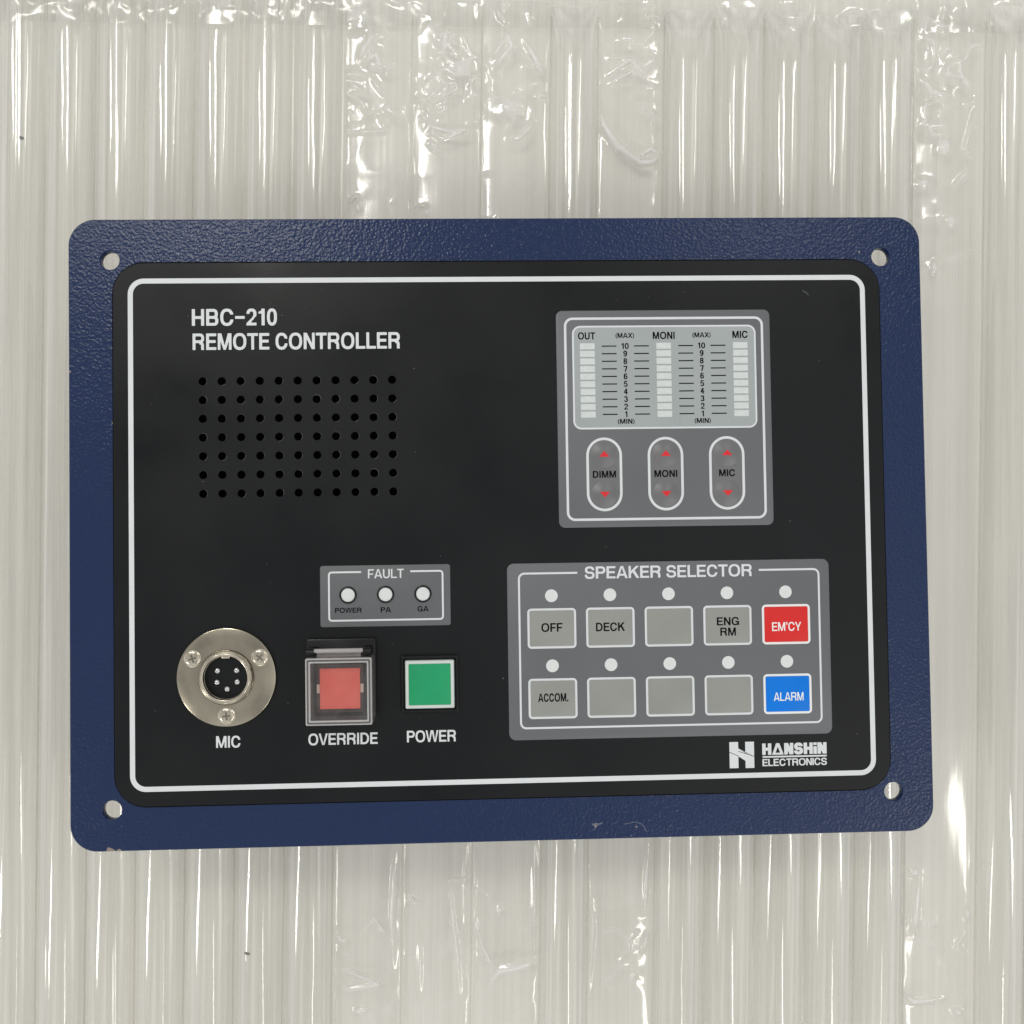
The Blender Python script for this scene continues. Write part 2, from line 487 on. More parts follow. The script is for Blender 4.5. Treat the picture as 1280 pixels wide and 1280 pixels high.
def _glyph(ch, t):
    th = t * .86
    if ch in '023456789':
        w = .66
    elif ch == '1':
        w = .40
    elif ch in '()':
        w = .27
    elif ch == '-':
        w = .62
    elif ch in ".'":
        w = t
    elif ch == 'I':
        w = t
    elif ch == 'i':
        w = t
    elif ch == '^':          # A drawn as an open triangle
        w = 1.02
    else:
        w = WID[ch]
    def f(X, Y):
        R = lambda *a: _rect(X, Y, *a)
        P = lambda *p: _poly(X, Y, p)
        mid = R(0, .5 - th / 2, w, .5 + th / 2)
        if ch == 'I': return R(0, 0, t, 1)
        if ch == 'i': return R(0, 0, t, .66) | R(0, .77, t, 1)
        if ch == '^': return P((0, 0), (w * .36, 1), (w * .64, 1), (w, 0)) & ~P((w * .30, .17), (w * .5, .70), (w * .70, .17))
        if ch == 'H': return R(0, 0, t, 1) | R(w - t, 0, w, 1) | R(0, .5 - th / 2, w, .5 + th / 2)
        if ch == 'E': return R(0, 0, t, 1) | R(0, 1 - th, w - .01, 1) | R(0, 0, w, th) | R(0, .5 - th * .45, w - .05, .5 + th * .55)
        if ch == 'F': return R(0, 0, t, 1) | R(0, 1 - th, w, 1) | R(0, .47 - th * .5, w - .08, .47 + th * .5)
        if ch == 'L': return R(0, 0, t, 1) | R(0, 0, w, th)
        if ch == 'T': return R(w / 2 - t / 2, 0, w / 2 + t / 2, 1) | R(0, 1 - th, w, 1)
        if ch == 'D': return _bowl(X, Y, w, 0, 1, t, th)
        if ch == 'P': return R(0, 0, t, 1) | _bowl(X, Y, w, .40, 1, t, th)
        if ch == 'B': return _bowl(X, Y, w, 0, .5 + th * .5, t, th) | _bowl(X, Y, w - .03, .5 - th * .5, 1, t, th)
        if ch == 'R':
            leg = R(w - .03 - t, 0, w - .03, .27) | (_ring(X, Y, w - .03 - .62, .02, w - .03, .43 + th * .5, t, th) & (X > w - .36) & (Y > .22))
            return R(0, 0, t, 1) | _bowl(X, Y, w - .01, .42, 1, t, th) | leg | R(w - .03 - t, 0, w, .03)
        if ch == 'O': return _ring(X, Y, 0, -.015, w, 1.015, t, th)
        if ch == 'C': return _ring(X, Y, 0, -.015, w, 1.015, t, th) & ~((X > w * .5) & (Y > .36) & (Y < .66))
        if ch == 'G':
            return (_ring(X, Y, 0, -.015, w, 1.015, t, th) & ~((X > w * .5) & (Y > .30) & (Y < .68))) | R(w * .52, .52 - th, w, .52) \
                | R(w - t * .85, 0, w, .50) & ~P((w - t * .85 - .01, -.01), (w - t * .85 - .01, .12), (w - t * .4, -.01))
        if ch == 'U': return R(0, .4, t, 1) | R(w - t, .4, w, 1) | (_ring(X, Y, 0, -.015, w, .83, t, th) & (Y <= .41))
        if ch == 'S':
            up = _ring(X, Y, .02, .5 - th * .52, w - .02, 1.015, t, th)
            lo = _ring(X, Y, 0, -.015, w, .5 + th * .52, t, th)
            a = up & ((X <= w * .5) | ((Y > .69))) & ~((X < w * .5) & (Y < .5 - th * .52))
            b = lo & ((X >= w * .5) | ((Y < .33)))
            return a | b
        if ch == 'N': return R(0, 0, t, 1) | R(w - t, 0, w, 1) | P((0, 1), (t * 1.12, 1), (w, 0), (w - t * 1.12, 0))
        if ch == 'M':
            k = t * .92
            return R(0, 0, k, 1) | R(w - k, 0, w, 1) | P((0, 1), (k * 1.4, 1), (w / 2 + k * .42, 0), (w / 2 - k * .42, 0)) \
                | P((w, 1), (w - k * 1.4, 1), (w / 2 - k * .42, 0), (w / 2 + k * .42, 0))
        if ch == 'A':
            a = w / 2 - t * .56
            b = w / 2 + t * .56
            hull = P((0, 0), (a, 1), (b, 1), (w, 0))
            inner = P((t * 1.08, 0), (w / 2, .86), (w - t * 1.08, 0))
            return (hull & ~inner) | (hull & R(0, .21, w, .21 + th * .92))
        if ch == 'V':
            return P((0, 1), (w / 2 - t * .55, 0), (w / 2 + t * .55, 0), (w, 1)) & ~P((t * 1.08, 1), (w / 2, .14), (w - t * 1.08, 1))
        if ch == 'W':
            q = w / 4
            k = t * .96
            g = np.zeros(X.shape, bool)
            for c0 in (0, 1):
                x0 = c0 * (w / 2 - k * .26)
                ww = w / 2 + k * .26
                g |= P((x0, 1), (x0 + ww / 2 - k * .5, 0), (x0 + ww / 2 + k * .5, 0), (x0 + ww, 1)) & ~P((x0 + k, 1), (x0 + ww / 2, .16), (x0 + ww - k, 1))
            return g
        if ch == 'X':
            return P((0, 0), (w - t * 1.15, 1), (w, 1), (t * 1.15, 0)) | P((0, 1), (w - t * 1.15, 0), (w, 0), (t * 1.15, 1))
        if ch == 'Y':
            return R(w / 2 - t / 2, 0, w / 2 + t / 2, .44) | (P((0, 1), (w / 2 - t * .5, .36), (w / 2 + t * .5, .36), (w, 1)) & ~P((t * 1.12, 1), (w / 2, .52), (w - t * 1.12, 1)))
        if ch == 'K':
            return R(0, 0, t, 1) | P((t * .6, .27), (w - .02, 1), (w - t * 1.45, 1), (t * .6, .27 + t * 1.25)) | P((.30, .52), (.30 + t * .85, .70), (w, 0), (w - t * 1.25, 0))
        if ch == '0': return _ring(X, Y, 0, -.015, w, 1.015, t * .95, th)
        if ch == '1': return R(w - t, 0, w, 1) | P((0, .70), (w - t, .72), (w - t * .6, 1), (w - t * .95, 1), (w - t - .06, .86), (0, .70 + th * .75))
        if ch == '2':
            top = _ring(X, Y, 0, .36, w, 1.015, t, th) & ((Y > .69) | ((X > w * .5) & (Y > .52)))
            return top | P((0, 0), (0, .14), (w - t * .85, .58), (w - .02, .60), (w * .45, th * .9), (w, th), (w, 0)) & ~R(w * .52, th, w, .30)
        if ch == '3':
            up = _ring(X, Y, .02, .5 - th * .5, w - .03, 1.015, t, th) & ((X > w * .45) | (Y > .72))
            lo = _ring(X, Y, 0, -.015, w, .5 + th * .5, t, th) & ((X > w * .45) | (Y < .28))
            return up | lo
        if ch == '4':
            return R(w - t * 1.55, 0, w - t * .55, 1) | R(0, .22, w, .22 + th) | P((0, .22), (0, .22 + th * 1.05), (w - t * 1.5, 1), (w - t * .6, 1), (t * .95, .22 + th * .9), (t, .22))
        if ch == '5':
            return (_ring(X, Y, 0, -.015, w, .67, t, th) & ((X > w * .4) | (Y < .24))) | R(.07, 1 - th, w - .04, 1) | P((.0, .40), (.07, 1), (.07 + t * .9, 1), (t * .9, .44))
        if ch in '69':
            YY = Y if ch == '6' else 1 - Y
            XX = X if ch == '6' else w - X
            lo = _ring(XX, YY, 0, -.015, w, .65, t, th)
            big = _ring(XX, YY, 0, -.015, w, 1.015, t, th)
            return lo | (big & (XX < w * .5)) | (big & (YY > .76))
        if ch == '7': return R(0, 1 - th, w, 1) | P((w - t * .2, 1 - th), (w, 1 - th), (w * .48 + t * .4, 0), (w * .48 - t * .65, 0), (w - t * 1.1, 1 - th))
        if ch == '8': return _ring(X, Y, .03, .5 - th * .5, w - .03, 1.015, t, th) | _ring(X, Y, 0, -.015, w, .5 + th * .5, t, th)
        if ch == '-': return R(0, .40, w, .40 + th)
        if ch == '.': return R(0, 0, t, t)
        if ch == "'": return R(0, .68, t, 1.02) & ~P((-.01, .66), (t * .45, .66), (-.01, .9))
        k = t * .72
        if ch == '(': return _ell(X, Y, 0, -.22, .9, 1.06, 2) & ~_ell(X, Y, k, -.22 + .02, .9 + k * .7, 1.04, 2) & (X < w)
        if ch == ')': return _ell(w - X, Y, 0, -.22, .9, 1.06, 2) & ~_ell(w - X, Y, k, -.22 + .02, .9 + k * .7, 1.04, 2) & (X > 0)
        return mid
    return w, f

_cache = {}
def glyph_mesh(ch, t, res=30):
    key = (ch, t)
    if key in _cache:
        return _cache[key]
    w, f = _glyph(ch, t)
    h = 1.0 / res
    nx, ny = int((w + .12) / h) + 2, int(1.42 / h) + 2
    x0, y0 = -.06, -.28
    ss = 5
    off = (np.arange(ss) + .5) / ss - .5
    xs = (x0 + h * np.arange(nx))[:, None] + off[None] * h
    ys = (y0 + h * np.arange(ny))[:, None] + off[None] * h
    X, Y = np.meshgrid(xs.ravel(), ys.ravel())
    c = f(X, Y).astype(float).reshape(ny, ss, nx, ss).mean(axis=(1, 3))
    c[0] = c[-1] = 0
    c[:, 0] = c[:, -1] = 0
    verts, faces = [], []
    ins = c > .5
    for j in range(ny - 1):
        run = None
        for i in range(nx - 1):
            q = ((i, j), (i + 1, j), (i + 1, j + 1), (i, j + 1))
            b = [ins[y, x] for x, y in q]
            full = all(b)
            if full:
                if run is None:
                    run = i
            if (not full or i == nx - 2) and run is not None:
                e = i if not full else i + 1
                k = len(verts)
                verts += [(x0 + run * h, y0 + j * h), (x0 + e * h, y0 + j * h), (x0 + e * h, y0 + (j + 1) * h), (x0 + run * h, y0 + (j + 1) * h)]
                faces.append((k, k + 1, k + 2, k + 3))
                run = None
            if full or not any(b):
                continue
            pl = []
            for a in range(4):
                (xa, ya), (xb, yb) = q[a], q[(a + 1) % 4]
                if b[a]:
                    pl.append((x0 + xa * h, y0 + ya * h))
                if b[a] != b[(a + 1) % 4]:
                    s = (.5 - c[ya, xa]) / (c[yb, xb] - c[ya, xa])
                    pl.append((x0 + (xa + (xb - xa) * s) * h, y0 + (ya + (yb - ya) * s) * h))
            if len(pl) >= 3:
                k = len(verts)
                verts += pl
                faces.append(tuple(range(k, k + len(pl))))
    _cache[key] = (w, verts, faces)
    return _cache[key]

def write(mb, s, x0, x1, base, cap, z, t=.19, res=30, gap=None):
    """set a line of capitals so that it spans x0..x1, standing on base with the given capital height"""
    pen, items, last = 0.0, [], None
    for ch in s:
        if ch == ' ':
            pen += .36
            continue
        w, v, f = glyph_mesh(ch, t, res)
        l, r = SIDE.get(ch, (.07, .07))
        if ch in '023456789': l = r = .05
        if ch == '1': l, r = .09, .10
        if ch in '()': l = r = .04
        if gap is not None: l = r = gap / 2
        items.append((pen + l, v, f))
        pen += l + w + r
    first = items[0][0]
    end = items[-1][0] + glyph_mesh(s[-1], t, res)[0]
    sx = (x1 - x0) / (end - first)
    for px, v, f in items:
        mb.add([(x0 + (px - first + a) * sx, base + b * cap, z) for a, b in v], f)

# ---------------------------------------------------------------- the setting: table under the wrap
def setting(o):
    o['kind'] = 'structure'
    return o
tb = MB()
tb.slab(-900, -700, 900, 900, 20, -30, -0.4, 2)
setting(tb.build('table_top', M_table, None, 40))

# ---------------------------------------------------------------- numeric noise for the film
rng = np.random.default_rng(11)
def vnoise(x, y, seed):
    """smooth value noise on arrays, range about -1..1"""
    g = np.random.default_rng(seed).uniform(-1, 1, (64, 64))
    xi, yi = np.floor(x).astype(int), np.floor(y).astype(int)
    fx, fy = x - xi, y - yi
    fx = fx * fx * fx * (fx * (fx * 6 - 15) + 10); fy = fy * fy * fy * (fy * (fy * 6 - 15) + 10)
    a = g[yi % 64, xi % 64]; b = g[yi % 64, (xi + 1) % 64]; c = g[(yi + 1) % 64, xi % 64]; d = g[(yi + 1) % 64, (xi + 1) % 64]
    return (a * (1 - fx) + b * fx) * (1 - fy) + (c * (1 - fx) + d * fx) * fy

def smooth01(a, b, x):
    t = np.clip((x - a) / (b - a), 0, 1)
    return t * t * (3 - 2 * t)

# ---------------------------------------------------------------- the air column wrap (wrap space: x across the tubes, y along them, mm)
wrap = bpy.data.objects.new('air_column_wrap', None)
C.objects.link(wrap)
wrap.rotation_euler = (0, 0, -0.012)
wrap['label'] = 'clear plastic air column packing wrap with long parallel tubes lying under the blue panel'
wrap['category'] = 'packing wrap'

Y0, Y1 = -320.0, 240.0

def grid_obj(name, X, Y, Z, mat, crease=None):
    ny, nx = X.shape
    me = bpy.data.meshes.new(name)
    v = np.stack([X, Y, Z], -1).reshape(-1, 3) * .001
    i = np.arange(nx - 1)
    j = np.arange(ny - 1)
    I, J = np.meshgrid(i, j)
    a = (J * nx + I).ravel()
    q = np.stack([a, a + 1, a + nx + 1, a + nx], 1)
    me.vertices.add(len(v)); me.vertices.foreach_set('co', v.ravel())
    me.loops.add(q.size); me.loops.foreach_set('vertex_index', q.ravel().astype(np.int32))
    me.polygons.add(len(q)); me.polygons.foreach_set('loop_start', (np.arange(len(q)) * 4).astype(np.int32))
    me.update(calc_edges=True)
    me.validate()
    me.shade_smooth()
    if crease is not None:
        at = me.attributes.new('crease', 'FLOAT', 'POINT')
        at.data.foreach_set('value', np.clip(crease, 0, 1).astype(np.float32).ravel())
    me.materials.append(mat)
    o = bpy.data.objects.new(name, me)
    C.objects.link(o)
    o.parent = wrap
    return o

def air_tube(x0, x1, yend, seed):
    """one blown-up column: a nearly round tube pinched to a seam on both sides and to a seal at its end"""
    cx, hw = (x0 + x1) / 2, (x1 - x0) / 2
    n = 140
    th = np.linspace(0, 2 * PI, n + 1)
    ys = np.concatenate([np.arange(Y0, yend - 26, 2.5), np.linspace(yend - 26, yend, 40)])
    T, Yg = np.meshgrid(th, ys)
    puff = np.sqrt(np.clip(1 - smooth01(yend - 24, yend + 1.0, Yg) ** 1.6, 0, 1))       # rounds down to the seal
    puff = np.clip(puff, .03, 1)
    breathe = 1 + .025 * vnoise(Yg / 55 + seed * 3.1, 0 * Yg + seed, seed)
    H = 7.3 * puff * breathe
    c, s = np.cos(T), np.sin(T)
    X = cx + (hw - .15) * np.sign(c) * np.abs(c) ** 0.92
    Z = 7.5 + H * np.sign(s) * np.abs(s) ** 1.12
    arc = T * 8 / 1.1
    # drawing lines along the tube and gathers near the end seal
    dz = .012 * vnoise(arc * 0.3 + .02 * Yg, Yg / 70 + seed, seed + 50) + .0012 * vnoise(arc * 1.3, Yg / 60 + seed, seed + 90)
    near = smooth01(yend - 34, yend - 4, Yg)
    dz += near * (.12 * vnoise(arc * .42, Yg / 13, seed + 7) + .03 * vnoise(arc * 1.0, Yg / 5, seed + 8))
    dents = smooth01(.55, .95, vnoise(arc / 5 + seed, Yg / 30 + seed * 7, seed + 21))
    dz -= .07 * dents
    g = random.Random(seed * 7)
    for _ in range(9):                                   # long fine pleats pressed into the film
        a0, y_, ln = g.uniform(.2, PI - .2), g.uniform(Y0, yend), g.uniform(40, 190)
        lean = g.uniform(-.0012, .0012)
        d = (T - a0 - lean * (Yg - y_)) * 7.3
        dz += g.choice((-1, 1)) * g.uniform(.03, .10) * np.exp(-(d / g.uniform(.32, .6)) ** 2) * np.exp(-((Yg - y_) / ln) ** 4)
    Z = Z + dz * s
    X = X + dz * c * .6
    Z[:, 0] = Z[:, -1] = 7.5
    o = grid_obj('air_column', X, Yg, Z, M_film)
    o.data.materials.append(M_under)
    low = np.tile((np.arange(n) >= n // 2).astype(np.int32), len(ys) - 1)
    o.data.polygons.foreach_set('material_index', low)
    return o

PX = 0.3128        # mm per reference pixel at the film
def ridge(D, X, Y, pts, h, sg):
    """raise a crease along a polyline; keep the strongest"""
    d2 = np.full(X.shape, 1e9)
    lim = 4 * sg
    xs = [p[0] for p in pts]; ys = [p[1] for p in pts]
    m = (X > min(xs) - lim) & (X < max(xs) + lim) & (Y > min(ys) - lim) & (Y < max(ys) + lim)
    if not m.any():
        return
    x, y = X[m], Y[m]
    best = np.full(x.shape, 1e9)
    tt = np.zeros(x.shape)
    n = len(pts) - 1
    for i in range(n):
        ax, ay = pts[i]; bx, by = pts[i + 1]
        L2 = (bx - ax) ** 2 + (by - ay) ** 2 + 1e-9
        t = np.clip(((x - ax) * (bx - ax) + (y - ay) * (by - ay)) / L2, 0, 1)
        d = (x - ax - t * (bx - ax)) ** 2 + (y - ay - t * (by - ay)) ** 2
        k = d < best
        best = np.where(k, d, best)
        tt = np.where(k, (i + t) / n, tt)
    taper = np.sin(PI * np.clip(tt * .86 + .07, 0, 1))
    D[m] += h * taper * np.exp(-best / (2 * sg * sg))

def crumple(X, Y, s, seed):
    """sharp facets: ridged noise, two octaves, warped"""
    wx = X + 2.2 * vnoise(X / 6, Y / 6, seed + 1)
    wy = Y + 2.2 * vnoise(X / 6 + 9, Y / 6, seed + 2)
    a = 1 - np.abs(vnoise(wx / s, wy / s, seed))
    b = 1 - np.abs(vnoise(wx / (s * .45), wy / (s * .45), seed + 3))
    return a ** 2 + .16 * b ** 2

def slack_column(x0, x1, yend, seed, creases, zones, rise=1.5):
    """an empty column: two films lying loosely on each other, creased where the wrap was folded"""
    xs = np.linspace(x0, x1, int((x1 - x0) / .34))
    ys = np.arange(Y0, yend, .38)
    X, Y = np.meshgrid(xs, ys)
    u = (X - x0) / (x1 - x0)
    prof = np.clip(4 * u * (1 - u), 0, 1) ** .3
    edge = np.exp(-(np.minimum(u, 1 - u) * (x1 - x0) / 1.3) ** 2)
    Z = 4.0 + rise * prof * (.86 + .14 * vnoise(X / 30 + seed, Y / 45 + seed, seed))
    Z += .09 * vnoise(X / 9 + seed, Y / 30, seed + 31) + .007 * vnoise(X / 1.4, Y / 80, seed + 32)
    Z += .22 * edge * vnoise(X / 2.0, Y / 9 + seed, seed + 33)
    white = np.zeros(X.shape)  # fold whitening, painted along the ridges in place of glints
    for (ya, yb, amp, s, k) in zones:
        mask = smooth01(ya - 7, ya + 5, Y) * (1 - smooth01(yb - 5, yb + 7, Y)) * np.clip(prof * 1.2 - .1, 0, 1)
        patch = smooth01(-.35, .45, vnoise(X / 11 + k, Y / 13 + k * 3, seed + k))
        cr = crumple(X, Y, s, seed + 40 + k)
        Z += amp * mask * patch * cr
        white = np.maximum(white, .8 * min(1, amp * 1.4) * mask * patch * smooth01(.80, 1.02, cr))
    D = np.zeros(X.shape)
    for pts, h, sg in creases:
        ridge(D, X, Y, pts, h * 1.25, sg)
    Z += D
    white = np.maximum(white, smooth01(.35, 1.0, D))
    return grid_obj('slack_column', X, Y, Z, M_slack, white)

def px(*pts):
    """crease corners measured on the wrap, as millimetres in wrap space"""
    out = []
    for a, b in pts:
        x, y = (a - 640) * PX, (640 - b) * PX
        out.append((x * 1.0 - .012 * y, y + .012 * x))
    return out

def X_(p, y=200):
    return px((p, y))[0][0]

YE_L, YE_R = 211.0, 199.0
b = [X_(425), X_(512), X_(600), X_(687), X_(747), X_(830)]
W62 = 62.4 * PX
left_edges = [b[0] - W62 * k for k in range(0, 14)]
for k in range(13):
    air_tube(left_edges[k + 1], left_edges[k], YE_L + 3 * math.sin(k * 2.3), 100 + k)
air_tube(b[3], b[4], 200, 130)
r0, r1 = b[5], X_(1146)
wr = (r1 - r0) / 5
for k in range(5):
    air_tube(r0 + wr * k, r0 + wr * (k + 1), YE_R + 1.5 * math.sin(k * 1.7), 140 + k)
r2 = X_(1236)
for k in range(8):
    air_tube(r2 + W62 * k, r2 + W62 * (k + 1), 202 + 2 * math.sin(k), 150 + k)

TOPZ = [(156, 200, .85, 8.0, 1), (118, 150, .12, 14.0, 2)]
BOTZ = [(-200, -155, .22, 10.0, 3)]
slack_column(b[0], b[1], 203, 201, [
    (px((432, 105), (446, 104), (439, 99), (432, 105)), .8, .7), (px((462, 90), (478, 112)), .5, .5),
    (px((432, 159), (476, 157), (477, 152)), .6, .5), (px((431, 250), (441, 240), (434, 246)), .9, .7),
    (px((447, 66), (452, 52), (470, 30)), .9, .9), (px((451, 72), (468, 60), (478, 88)), .9, .8),
    (px((447, 1172), (465, 1155), (477, 1172), (458, 1169)), .7, .6), (px((416, 1180), (431, 1187)), .8, .7),
    (px((418, 1226), (428, 1248), (470, 1238), (430, 1222), (460, 1217)), .7, .7), (px((440, 1275), (455, 1268)), .9, .9),
    (px((492, 1065), (490, 1100), (487, 1160), (488, 1220)), .7, .8)], TOPZ + BOTZ)
slack_column(b[1], b[2], 203, 202, [
    (px((525, 125), (552, 98), (568, 96), (571, 103), (550, 115), (525, 125)), .8, .55), (px((535, 160), (540, 152), (560, 158), (579, 156), (552, 167), (538, 158)), .9, .7),
    (px((535, 172), (547, 182)), .9, .8), (px((520, 252), (531, 251)), .6, .5), (px((560, 25), (555, 40), (552, 70)), .9, .8), (px((540, 60), (560, 50), (580, 65)), .8, .6),
    (px((545, 35), (567, 33)), .8, .5), (px((543, 47), (570, 46)), .7, .5),
    (px((513, 1135), (518, 1132)), 1.2, 1.4), (px((557, 1105), (563, 1140), (570, 1200), (573, 1250)), .7, .6), (px((557, 1105), (583, 1107)), .5, .5),
    (px((523, 1180), (522, 1260)), .5, .8), (px((582, 1060), (580, 1100), (582, 1230)), .5, .6)], TOPZ + BOTZ)
slack_column(b[2], b[3], 203, 203, [
    (px((620, 0), (625, 12), (634, 20)), .9, .6), (px((632, 30), (640, 50), (618, 75)), 1.0, .8), (px((615, 65), (632, 40)), .8, .7), (px((655, 40), (672, 70), (681, 90)), .9, .8),
    (px((653, 75), (678, 72)), .6, .5), (px((643, 108), (652, 101), (668, 96)), .6, .6), (px((672, 112), (684, 113)), 1.0, .8),
    (px((635, 166), (648, 167), (660, 156), (667, 143)), .9, .7), (px((604, 210), (614, 211)), .5, .5), (px((620, 272), (624, 264)), .7, .6),
    (px((594, 1125), (611, 1129), (608, 1122), (594, 1120)), .6, .5), (px((594, 1160), (602, 1190), (612, 1210), (596, 1209)), .7, .6), (px((617, 1144), (628, 1143)), .9, 1.2),
    (px((608, 1240), (625, 1221), (650, 1216), (670, 1213)), .9, 1.1), (px((667, 1060), (668, 1130), (668, 1200)), .6, .8), (px((592, 1070), (594, 1130), (592, 1240)), .5, .7)], TOPZ + BOTZ)
slack_column(b[4], b[5], 203, 204, [
    (px((749, 125), (757, 150), (775, 178), (803, 198), (818, 196), (828, 187)), 1.3, 1.0), (px((800, 190), (815, 180), (827, 185)), .9, .7), (px((790, 114), (820, 135), (822, 180)), .6, .5),
    (px((775, 40), (797, 42)), 1.0, .9), (px((762, 84), (790, 68), (808, 82)), .9, .7), (px((765, 95), (800, 78)), .8, .6), (px((748, 60), (748, 100)), .8, .6), (px((770, 100), (830, 100)), .6, .5),
    (px((784, 1178), (790, 1180), (799, 1173)), .7, .6), (px((787, 1180), (790, 1200)), .7, .6), (px((813, 1172), (806, 1198)), .9, .6), (px((814, 1050), (810, 1110), (809, 1150)), .8, .8),
    (px((785, 1228), (800, 1226)), .7, 1.3), (px((740, 1100), (742, 1170), (735, 1270)), .6, .8)], TOPZ + BOTZ)
slack_column(r1, r2, 203, 205, [
    (px((1140, 30), (1145, 60), (1151, 105)), 1.3, 1.0), (px((1160, 90), (1172, 108), (1192, 112)), 1.0, .9), (px((1205, 60), (1210, 90), (1222, 104)), 1.0, .8), (px((1185, 60), (1195, 50)), .9, .6),
    (px((1190, 165), (1186, 190)), 1.0, 1.6), (px((1230, 120), (1215, 180), (1228, 190)), .6, .6), (px((1202, 224), (1222, 205)), .7, .6), (px((1150, 226), (1172, 219)), .8, 1.2),
    (px((1170, 330), (1180, 332)), 1.1, 1.8), (px((1195, 262), (1196, 280)), .9, 1.6),
    (px((1143, 1096), (1156, 1097)), 1.0, 1.0), (px((1157, 1100), (1152, 1150), (1150, 1175)), .9, .9), (px((1137, 1165), (1138, 1155)), 1.0, .8), (px((1203, 1183), (1216, 1172), (1204, 1190), (1217, 1202)), .7, .6),
    (px((1132, 1250), (1150, 1261), (1185, 1258)), .9, .8), (px((1200, 1272), (1212, 1278)), .9, .8), (px((1218, 1140), (1219, 1160)), .8, .8)],
    [(152, 198, 1.0, 8.0, 1), (100, 142, .25, 16.0, 2), (-196, -145, .25, 15.0, 3)], rise=1.5)

# heat-welded seams between the columns
M_seam = film('welded seam', 0.22, gloss=0.8, rough=0.2, tint=(0.84, 0.82, 0.78))
seams = left_edges[1:] + b[:] + [r0 + wr * k for k in range(1, 5)] + [r1, r2] + [r2 + W62 * k for k in range(1, 8)]
for q, x in enumerate(seams):
    ys = np.arange(Y0, 200, 4.0)
    wob = .12 * vnoise(ys / 25 + q, 0 * ys + q, 400 + q)
    X = np.stack([x - .42 + wob, x + .42 + wob], 1)
    grid_obj('weld_seam', X, np.stack([ys, ys], 1), np.full(X.shape, 7.62), M_seam)

# the sealed strip with the inlet channel past the tube ends
xs = np.arange(left_edges[-1], r2 + W62 * 8, .9)
ys = np.arange(194.0, 252.0, .5)
X, Y = np.meshgrid(xs, ys)
Z = 2.2 + 2.4 * np.exp(-((Y - 220) / 9) ** 2) + .6 * smooth01(194, 201, Y) * crumple(X, Y, 11.0, 300) + .35 * vnoise(X / 9, Y / 6, 301)
grid_obj('inlet_channel', X, Y, Z, M_slack)

# ---------------------------------------------------------------- the control panel
panel = bpy.data.objects.new('control_panel', None)
C.objects.link(panel)
panel['label'] = 'blue framed black remote control panel with keypads, microphone socket and two square push buttons'
panel['category'] = 'control panel'
# rests a little tilted on the soft tubes
def rot(rx, ry, rz):
    return Matrix.Rotation(rz, 3, 'Z') @ Matrix.Rotation(ry, 3, 'Y') @ Matrix.Rotation(rx, 3, 'X')
Rp = rot(0.02678, -0.03635, -0.01469)
loc = Rp.transposed() @ Vector((0.01043, 0.00408, -0.35803)) + Vector((0, 0, CAM_Z))
panel.rotation_euler = Rp.transposed().to_euler()
panel.location = loc

def sub(mb, name, mat, parent, smooth=None, label=None):
    o = mb.build(name, mat, parent, smooth)
    if label:
        o['label'] = label
    return o

# --- mounting plate with four real fixing holes and an opening under the overlay
HOLES = [(-135.8, 94.7), (135.8, 94.7), (135.8, -95.0), (-135.8, -95.0)]
plate = punched('mounting_plate', rrect(-150, -109, 150, 109, 9.2, 0, 16),
                [circle(x, y, 3.25) for x, y in HOLES] + [rrect(-126, -86, 126, 86, 6, 0)], -3.4, 0.0, 0.35, M_blue, panel)
M_scratch = plain('scratched paint', (0.085, 0.098, 0.145), 0.5, var=.4, vscale=900)
for pts, w_ in (([(29.0, -103.9), (30.4, -103.7), (31.6, -103.8), (32.6, -103.4)], .55), ([(29.4, -105.9), (30.4, -104.9), (31.2, -104.0)], .22),
                ([(42.6, -103.5), (44.6, -103.4), (46.4, -104.2), (47.6, -105.6), (48.0, -106.9)], .22), ([(40.2, -104.0), (42.6, -103.8)], .2),
                ([(-141.2, 60.1), (-140.4, 59.7)], .3), ([(-128.9, 105.9), (-128.2, 106.3)], .22), ([(138.9, 99.3), (139.9, 99.9)], .2)):
    mb = MB()
    mb.stroke(pts, w_, .012)
    sub(mb, 'scratch', M_scratch, plate)
mb = MB()
mb.slab(-124.5, -84.5, 124.5, 84.5, 5, -36.0, -3.6, 1.0, True)
mb.build('back_box', M_inside, panel, 40)

# --- printed black overlay with a grid of sound holes
GX = [-104.0 + 6.548 * i for i in range(11)]
GY = [52.1 - 6.51 * j for j in range(7)]
overlay = punched('face_overlay', rrect(-134.6, -93.9, 134.6, 93.5, 10.6, 0, 16), [circle(x, y, 1.38, 20) for y in GY for x in GX], 0.06, 0.62, 0.16, M_black, panel)
ZO = 0.62
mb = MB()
rb = random.Random(3)  # pale arcs painted at lower right of the sound holes as lit rims
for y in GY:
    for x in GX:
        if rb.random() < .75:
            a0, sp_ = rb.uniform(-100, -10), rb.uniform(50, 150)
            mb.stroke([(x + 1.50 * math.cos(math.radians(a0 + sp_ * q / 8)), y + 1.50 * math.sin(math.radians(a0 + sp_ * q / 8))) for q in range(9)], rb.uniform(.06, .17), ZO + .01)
sub(mb, 'lit_rim_arc', plain('painted rim light', (0.045, 0.045, 0.045), 0.5, var=.5, vscale=900), overlay)
mb = MB()
mb.outline(-128.6, -88.0, 128.6, 87.2, 4.6, 1.75, ZO + .02)
sub(mb, 'border_line', M_ink, overlay)
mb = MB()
mb.outline(-134.75, -94.05, 134.75, 93.65, 10.8, .55, .05)  # dark strip painted round the overlay as the shadow of an edge gap
sub(mb, 'gap_shade_line', M_inside, overlay)
mb = MB()
write(mb, 'HBC-210', -107.5, -78.2, 71.45, 5.85, ZO + .02, .20)
write(mb, 'REMOTE CONTROLLER', -107.3, -35.6, 63.0, 5.75, ZO + .02, .20)
